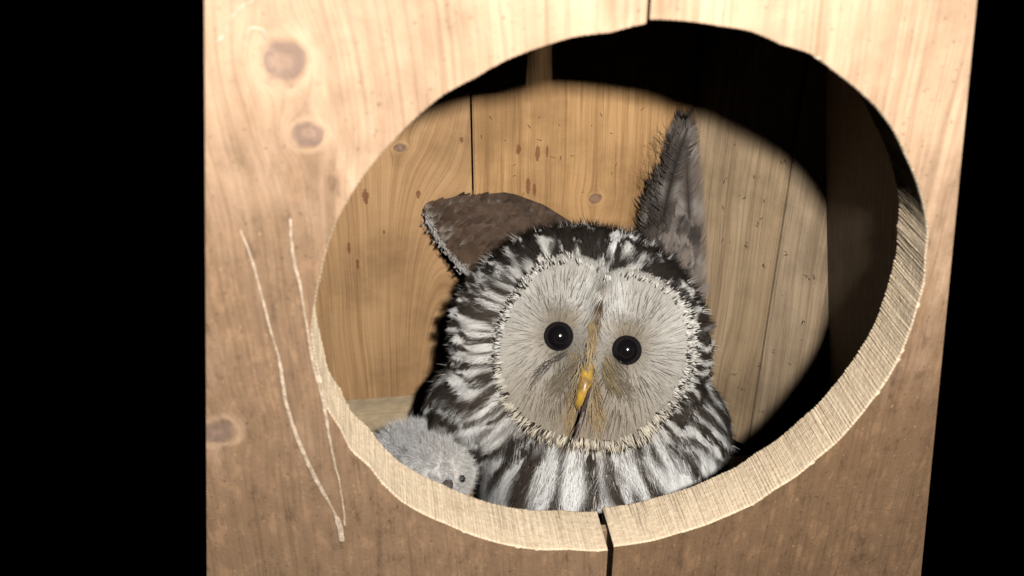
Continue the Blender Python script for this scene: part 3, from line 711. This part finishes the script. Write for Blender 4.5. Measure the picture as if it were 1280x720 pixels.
V = np.stack(V, 1).reshape(-1, 3); nC = len(C); i, j = np.meshgrid(np.arange(nC-1), np.arange(k), indexing='ij'); i, j = i.ravel(), j.ravel()
kk = NT('yellow_bill'); x, y, z, P = kk.xyz(); n1 = kk.noise(P, 120, 4, .65)
kk.put(kk.b.inputs['Base Color'], kk.mix(kk.ramp(n1, .38, .7), (.56, .33, .045), (.20, .115, .05))); kk.b.inputs['Roughness'].default_value = .35
bill = mesh_obj('bill', f2w(V), [np.stack([i*k+j, i*k+(j+1) % k, (i+1)*k+(j+1) % k, (i+1)*k+j], 1), np.arange(k)[None, ::-1], ((nC-1)*k+np.arange(k))[None]], kk.m, smooth=True); owned(bill)
# a dark slip of feather hanging down the bill
pf = np.array([px2uv(737, 482) + (35,), px2uv(716, 553) + (22,)]); dpf = pf[1]-pf[0]
def paint_slip(s, q, ids):
    d = .5+.5*np.sin(s*23+ids)
    return (np.array([.10, .07, .055])*(1-.5*abs(q)[..., None]) + np.array([.30, .25, .22])*(abs(q) < .2)[..., None]*.5)*(.7+.5*d[..., None])
nb_ = 46; t0 = rng.random(nb_)*.55; P0 = pf[0]+dpf*t0[:, None] + np.stack([1.1*rng.standard_normal(nb_)+1.5, 1.5*rng.standard_normal(nb_), 2.0*np.sin(t0*3)+.6*rng.standard_normal(nb_)], 1)
cb2 = np.where(rng.random((nb_, 1)) < .25, np.array([.36, .30, .27]), np.array([.075, .052, .042]))*(.7+.6*rng.random((nb_, 1)))
Vs_, Fs_, Cs_ = strands(f2w(P0), d2w(unit(dpf[None]+4*rng.standard_normal((nb_, 3)))), d2w(np.tile([.2, .1, 1.], (nb_, 1))), 40*S, 1.2*S, .05, cb2, cb2)
o = mesh_obj('bill_bristle', Vs_, Fs_, M_feather, col=Cs_); owned(o)

# ------------------------------------------------------------------ wing raised behind the head
WO = [(528, 262), (538, 252), (556, 244), (582, 238), (612, 237), (645, 243), (680, 256), (712, 276), (735, 295), (720, 340), (660, 370), (610, 365), (586, 345), (572, 330), (556, 312), (542, 292), (531, 276)]
def wing_depth(px, py):
    return .853 - .008*np.sin(np.clip((px-528)/200, 0, 1)*math.pi)*np.clip((py-236)/60, 0, 1) + .004*sstep(300, 236, py)*sstep(540, 600, px)
WOa = np.array(WO, float); cx, cy_ = 630., 300.
tt = np.linspace(0, len(WOa), 120, endpoint=False); ci = np.append(np.arange(len(WOa)), len(WOa))
wo = np.stack([np.interp(tt, ci, np.append(WOa[:, q], WOa[0, q])) for q in range(2)], 1)
rings = []
for f_ in np.linspace(.02, 1, 14): rings.append(np.stack([cx+(wo[:, 0]-cx)*f_, cy_+(wo[:, 1]-cy_)*f_], 1))
pxy = np.concatenate(rings); fr = np.repeat(np.linspace(.02, 1, 14), 120)
dep = wing_depth(pxy[:, 0], pxy[:, 1])
top = np.array([at(a, b, d + .003*f**4) for a, b, d, f in zip(pxy[:, 0], pxy[:, 1], dep, fr)]); bot = np.array([at(a, b, d+.003*f**4+.009*(1-f**3)+.0006) for a, b, d, f in zip(pxy[:, 0], pxy[:, 1], dep, fr)])
nW = 120; i, j = np.meshgrid(np.arange(13), np.arange(nW), indexing='ij'); i, j = i.ravel(), j.ravel()
q1 = np.stack([i*nW+j, i*nW+(j+1) % nW, (i+1)*nW+(j+1) % nW, (i+1)*nW+j], 1); off = len(top)
e = np.arange(nW); qe = np.stack([13*nW+e, 13*nW+(e+1) % nW, off+13*nW+(e+1) % nW, off+13*nW+e], 1)
wing = mesh_obj('wing', np.concatenate([top, bot]), [q1, q1[:, ::-1]+off, qe, np.arange(nW)[None], off+np.arange(nW)[None, ::-1]], plain('wing_skin', (.075, .05, .036), .8, .15, .4, 120.), smooth=True); fix_normals(wing); owned(wing)
# its feathers lie toward the lower left edge
def inside(px, py, poly):
    c = np.zeros(len(px), bool); j = len(poly)-1
    for i in range(len(poly)):
        xi, yi = poly[i]; xj, yj_ = poly[j]
        c ^= ((yi > py) != (yj_ > py)) & (px < (xj-xi)*(py-yi)/(yj_-yi+1e-9)+xi); j = i
    return c
cx_ = rng.uniform(528, 740, 5000); cyy = rng.uniform(236, 372, 5000); ok = inside(cx_, cyy, WO); cx_, cyy = cx_[ok], cyy[ok]
kp = dart(np.stack([cx_, cyy, 0*cx_], 1), np.full(len(cx_), 8.), seed=5); cx_, cyy = cx_[kp], cyy[kp]; nW = len(cx_)
Pw = np.array([at(a, b, wing_depth(a, b)-.0015) for a, b in zip(cx_, cyy)])
def wdir(px, py): return at(px-9, py+11, wing_depth(px-9, py+11)) - at(px, py, wing_depth(px, py))
Tw = unit(np.array([wdir(a, b) for a, b in zip(cx_, cyy)])) + .12*rng.standard_normal((nW, 3)); Nw = unit(CAM-Pw)
edge = np.array([not inside(np.array([a-9]), np.array([b+10]), WO)[0] for a, b in zip(cx_, cyy)])
topz = sstep(285, 250, cyy); rw4 = rng.random((nW, 4))
def paint_wing(s, q, ids):
    r0 = rw4[ids]; base = np.array([.088, .055, .036])*(.6+.8*vnoise(cx_[ids]/17, cyy[ids]/11, 9)[..., None])
    mott = np.exp(-((s-.7)/.25)**2-((abs(q)-.5)/.5)**2)*((r0[..., 1] < .16+.6*topz[ids]))*.8
    bar = sstep(.3, .05, abs(s-.45))*.3
    c = base*(1-bar[..., None])
    c = c*(1-.75*mott[..., None]) + np.array([.40, .35, .30])*.75*mott[..., None]
    ed = edge[ids]*sstep(.6, .9, s)*.6
    return c*(1-ed[..., None]*.85) + np.array([.66, .62, .58])*ed[..., None]*.85
Lw = 34*(1+.12*rng.standard_normal(nW))
for _ in range(14):                                   # keep the tips on the wing
    tx_, ty_ = cx_ - .70*Lw, cyy + .74*Lw
    Lw = np.where(inside(tx_, ty_, WO), Lw, np.maximum(Lw*.88, 7))
Vw, Fw, Cw = feathers(Pw, Tw, Nw, Lw*.82/FPX, Lw*.55*.82/FPX, .02, .025, 44, paint_wing, jit=.05, fwd=.28)
# pale fringe along the free edge
nf = 420; tf = rng.random(nf)*6; ie = np.array([(531, 270), (540, 290), (554, 311), (570, 329), (584, 344), (590, 352), (592, 354)], float); fx_ = np.interp(tf, np.arange(7), ie[:, 0])+rng.standard_normal(nf)*2+2; fy_ = np.interp(tf, np.arange(7), ie[:, 1])+rng.standard_normal(nf)*2-1
Pf = np.array([at(a, b, wing_depth(a, b)-.003) for a, b in zip(fx_, fy_)]); Tf = unit(RIGHT*.35 - UP*.8 + .25*rng.standard_normal((nf, 3))); cf = np.array([.45, .42, .39])*(.5+.6*rng.random((nf, 1)))
Vw, Fw, Cw = merge([(Vw, Fw, Cw), strands(Pf, Tf, unit(CAM-Pf), .0034, .0005, .2, cf, cf)])
stay_in(Vw)
o = mesh_obj('wing_feathers', Vw, Fw, M_feather, col=Cw); o['kind'] = 'stuff'; keep_world(o, wing)

# ------------------------------------------------------------------ tail feathers standing in the corner
def tail(p0, p1, width, d0, d1, seed, base_c, bars, frayed=.12, nb=90, roll=0., curve=.02, lab=None, prof=.34, camber=.18):
    r = np.random.default_rng(seed)
    a = at(p0[0], p0[1], d0); b = at(p1[0], p1[1], d1); t = b-a; L = np.linalg.norm(t)
    n = unit(CAM-a); sd = np.cross(unit(t), n); n = unit(n+roll*sd)
    def paint(s, q, ids):
        ph_ = np.sin(s*bars + .8*abs(q) + seed)
        c = np.array(base_c)[None, None]*(.8+.4*vnoise(s*40, q*2, seed)[..., None])*np.where(abs(q) < .03, .35, 1.)[..., None]
        bb = sstep(.35, .95, ph_)*.42*(abs(q) > .12)
        return c*(1-bb[..., None]) + np.array([.40, .36, .32])*bb[..., None]
    V, F, C = feathers(a[None], t[None], n[None], L, width*d0/FPX, .0, curve, nb, paint, fwd=.10, jit=frayed, rs=r, camber=camber, prof=prof)
    stay_in(V, .001)
    o = mesh_obj('tail_feather', V, F, M_feather, col=C); owned(o)
    if lab: o['label'] = lab
    return o
tail((872, 410), (859, 136), 50, .835, .812, 1, (.135, .108, .092), 23, .015, nb=230, roll=.25, prof=.42)
tail((844, 385), (840, 136), 44, .845, .832, 2, (.034, .027, .023), 19, .03, nb=190, prof=.5)
fray = tail((818, 372), (827, 158), 56, .838, .826, 3, (.075, .060, .052), 17, .13, nb=110, curve=.03, prof=.5, camber=.9, lab='frayed tail feather with curled barbs')
tail((806, 350), (806, 210), 34, .848, .835, 5, (.080, .065, .056), 15, .28, nb=64, curve=.06, camber=1.1, prof=.5, lab='short ragged tail feather')
nq = 120; tq = rng.random(nq); bx_ = np.interp(tq, [0, .25, .5, .75, 1], [840, 826, 820, 822, 832])+5*rng.standard_normal(nq); by_ = 165+tq*130
for seg in range(1):
    Pq = np.array([at(a_, b_, .822+.004*rng.standard_normal()) for a_, b_ in zip(bx_, by_)]); ang_ = rng.normal(2.6, .5, nq)
    Tq = RIGHT*np.cos(ang_)[:, None] + UP*np.sin(ang_)[:, None] - FWD*.35
    cq = np.array([.09, .072, .062])*(.4+1.6*rng.random((nq, 1))**2)
    V, F, C = strands(Pq, Tq, UP + 0*Pq, .016*(.4+.9*rng.random(nq)), .0007, .9*rng.standard_normal(nq), cq, cq*1.3)
    stay_in(V, .001); o = mesh_obj('curled_barbs', V, F, M_feather, col=C); o['kind'] = 'stuff'; keep_world(o, fray)
# loose grey coverts round the foot of the tail
n = 90; px = rng.uniform(815, 862, n); py = rng.uniform(315, 425, n); okc = (px > 806+.1*(py-275)) & (px < 876+.17*(py-275)); px, py = px[okc], py[okc]; n = len(px)
Pc = np.array([at(a, b, .826+.0003*(400-b)*.2) for a, b in zip(px, py)]); Tc = np.tile(UP*1.+RIGHT*.05, (n, 1)) + .22*rng.standard_normal((n, 3)); rc = rng.random((n, 3))
def paint_cov(s, q, ids):
    r0 = rc[ids]; c = np.array([.14, .113, .096])*(.35+1.2*r0[..., :1]); dk = sstep(.5, .75, s)*(r0[..., 1] > .5)*.8; wh = sstep(.6, .9, abs(q))*(r0[..., 2] > .6)*.6
    c = c*(1-dk[..., None]) + np.array([.03, .024, .02])*dk[..., None]
    return c*(1-wh[..., None]) + np.array([.5, .47, .43])*wh[..., None]
Vc, Fc, Cc = feathers(Pc, Tc, np.tile(unit(CAM-Pc[0]), (n, 1)), 46*.83/FPX, 19*.83/FPX, .05, .06, 50, paint_cov, jit=.05)
stay_in(Vc, .001)
o = mesh_obj('tail_coverts', Vc, Fc, M_feather, col=Cc); o['kind'] = 'stuff'; owned(o)

# ------------------------------------------------------------------ the chick
CD = .84; CS = CD/FPX
CELL = [(at(516, 580, .845), np.array([52, 47, 48])*CS), (at(548, 588, .80), np.array([38, 39, 34])*CS)]
def csdf(p):
    d = None
    for c, r in CELL:
        q = (p-c)/r; k0 = np.linalg.norm(q, axis=-1); k1 = np.linalg.norm(q/r, axis=-1); e = k0*(k0-1)/np.maximum(k1, 1e-9)
        if d is None: d = e
        else:
            kk_ = .012; hh_ = np.clip(.5+.5*(e-d)/kk_, 0, 1); d = e*(1-hh_)+d*hh_ - kk_*hh_*(1-hh_)
    return d
cc0 = (CELL[0][0]+CELL[1][0])/2
def cshoot(dirs):
    lo = np.zeros(len(dirs))
    for t in np.linspace(0, .09, 91): lo = np.where(csdf(cc0+dirs*t) < 0, t, lo)
    hi = lo+.001
    for _ in range(10):
        mid_ = (lo+hi)/2; ins = csdf(cc0+dirs*mid_[:, None]) < 0; lo = np.where(ins, mid_, lo); hi = np.where(ins, hi, mid_)
    return cc0+dirs*lo[:, None]
chick = empty('owl_chick', (cc0[0], cc0[1], 0), 'pale grey downy chick crouched beside the adult owl', 'chick')
nu, nv = 64, 40
TH, PH = np.meshgrid(np.linspace(0, 2*math.pi, nu, endpoint=False), np.linspace(.03, math.pi-.03, nv))
cdirs = np.stack([np.sin(PH)*np.cos(TH), np.sin(PH)*np.sin(TH), np.cos(PH)], -1).reshape(-1, 3)
Vc = cshoot(cdirs); Vc[:, 2] = np.maximum(Vc[:, 2], .0006)
i, j = np.meshgrid(np.arange(nv-1), np.arange(nu), indexing='ij'); i, j = i.ravel(), j.ravel()
cb_ = mesh_obj('body', Vc, [np.stack([i*nu+j, (i+1)*nu+j, (i+1)*nu+(j+1) % nu, i*nu+(j+1) % nu], 1), np.arange(nu)[None], ((nv-1)*nu+np.arange(nu))[None, ::-1]], plain('chick_skin', (.52, .49, .46), .9, .1, .3, 200.), smooth=True)
fix_normals(cb_); keep_world(cb_, chick)
nd = 60000; dd = unit(rng.standard_normal((nd, 3))); p = cshoot(dd)
g = np.zeros_like(p)
for q in range(3):
    e = np.zeros(3); e[q] = .0008; g[:, q] = csdf(p+e)-csdf(p-e)
g = unit(g); clump = np.sin(p@np.array([310, 170, 230.]))+np.sin(p@np.array([-190, 290, 150.])+2)
Td = unit(g + .75*rng.standard_normal((nd, 3)) + np.array([0, 0, -.25]) + .25*clump[:, None]*np.array([.5, -.3, .4]))
ck = rng.integers(0, nd, 420); ctip = p[ck] + unit(g[ck] + .5*rng.standard_normal((420, 3)) + np.array([0, 0, -.2]))*.013
near_ = np.concatenate([((q_[:, None]-p[ck][None])**2).sum(2).argmin(1) for q_ in np.array_split(p, 40)])
Td = unit(unit(ctip[near_]-p)*.8 + .45*Td)
face = np.exp(-(((p-at(566, 585, .80))**2).sum(1)/.024**2))[:, None]
cg = np.array([.84, .82, .80])*(1-face) + np.array([.90, .82, .74])*face; cg = cg*(.88+.24*rng.random((nd, 1)))
V, F, C = strands(p, Td, unit(CAM-p)+.8*rng.standard_normal((nd, 3)), (7+9*rng.random(nd))*CS*(1-.35*face[:, 0]), (.34)*CS, .6*rng.standard_normal(nd), np.clip(cg*.97, 0, .93), np.clip(cg*1.15, 0, .93))
V[:, 2] = np.maximum(V[:, 2], .0005)
o = mesh_obj('down', V, F, attr_mat('chick_down', .85, .05, .1, .38), col=C); o['kind'] = 'stuff'; keep_world(o, chick)
def on_chick(px, py):
    d = FWD + RIGHT*(px-640)/FPX + UP*(360-py)/FPX; t = .7
    for _ in range(60): t += csdf((CAM+d*t)[None])[0]*.8
    return CAM+d*t
sphere('eye', on_chick(578, 598)+.003*TO, .0028, M_eye, chick, (1, 1, .8), 24, 16)
M_cb = plain('chick_bill', (.09, .075, .07), .5, .3, .3)
pb = on_chick(560, 606)+.003*TO; Vb = []
for q, (rw_, ln_) in enumerate(((.0040, -.004), (.0042, .001), (.0036, .004), (.0022, .0065), (.0006, .0075))):
    for jj in range(12):
        a = 2*math.pi*jj/12; Vb.append(pb + d2w(np.array([math.cos(a)*rw_, math.sin(a)*rw_*1.1 - max(0, ln_)*.35, ln_])))
i, j = np.meshgrid(np.arange(4), np.arange(12), indexing='ij'); i, j = i.ravel(), j.ravel()
o = mesh_obj('bill', np.array(Vb), [np.stack([i*12+j, i*12+(j+1) % 12, (i+1)*12+(j+1) % 12, (i+1)*12+j], 1), np.arange(12)[None, ::-1], 48+np.arange(12)[None]], M_cb, smooth=True); keep_world(o, chick)

# ------------------------------------------------------------------ lint and feather dust caught on the inner boards
nl = 80; L3, T4, N4 = [], [], []
while len(L3) < nl:
    px, py = rng.uniform(905, 1018), rng.uniform(140, 520)
    d = FWD + RIGHT*(px-640)/FPX + UP*(360-py)/FPX; t = ((CB-CAM[:2])@wn)/(d[:2]@wn); p = CAM+d*t
    k = rng.integers(1, 5); q = rng.standard_normal(3)
    for _ in range(k):
        L3.append(p + .0012*rng.standard_normal(3) - np.array([wn[0], wn[1], 0])*.0008); N4.append([-wn[0], -wn[1], 0]); T4.append(np.array([wd[0]*q[0], wd[1]*q[0], q[2]]) + .6*rng.standard_normal(3)*np.array([abs(wd[0]), abs(wd[1]), 1]))
for _ in range(28):
    p = on_y(rng.uniform(600, 830), rng.uniform(135, 260), DEPTH-.0008); L3.append(p); N4.append([0, -1, 0]); T4.append(np.array([rng.standard_normal(), 0, rng.standard_normal()]))
L3, T4, N4 = np.array(L3), np.array(T4), np.array(N4, float); nl = len(L3); cl = np.tile([.05, .042, .035], (nl, 1))*(.6+rng.random((nl, 1)))
V, F, C = strands(L3, T4, N4, .0035*(.5+rng.random(nl)), .0005, 0., cl, cl)
o = mesh_obj('lint', V, F, attr_mat('lint', .9, .05, 0.), box, col=C); o['kind'] = 'stuff'
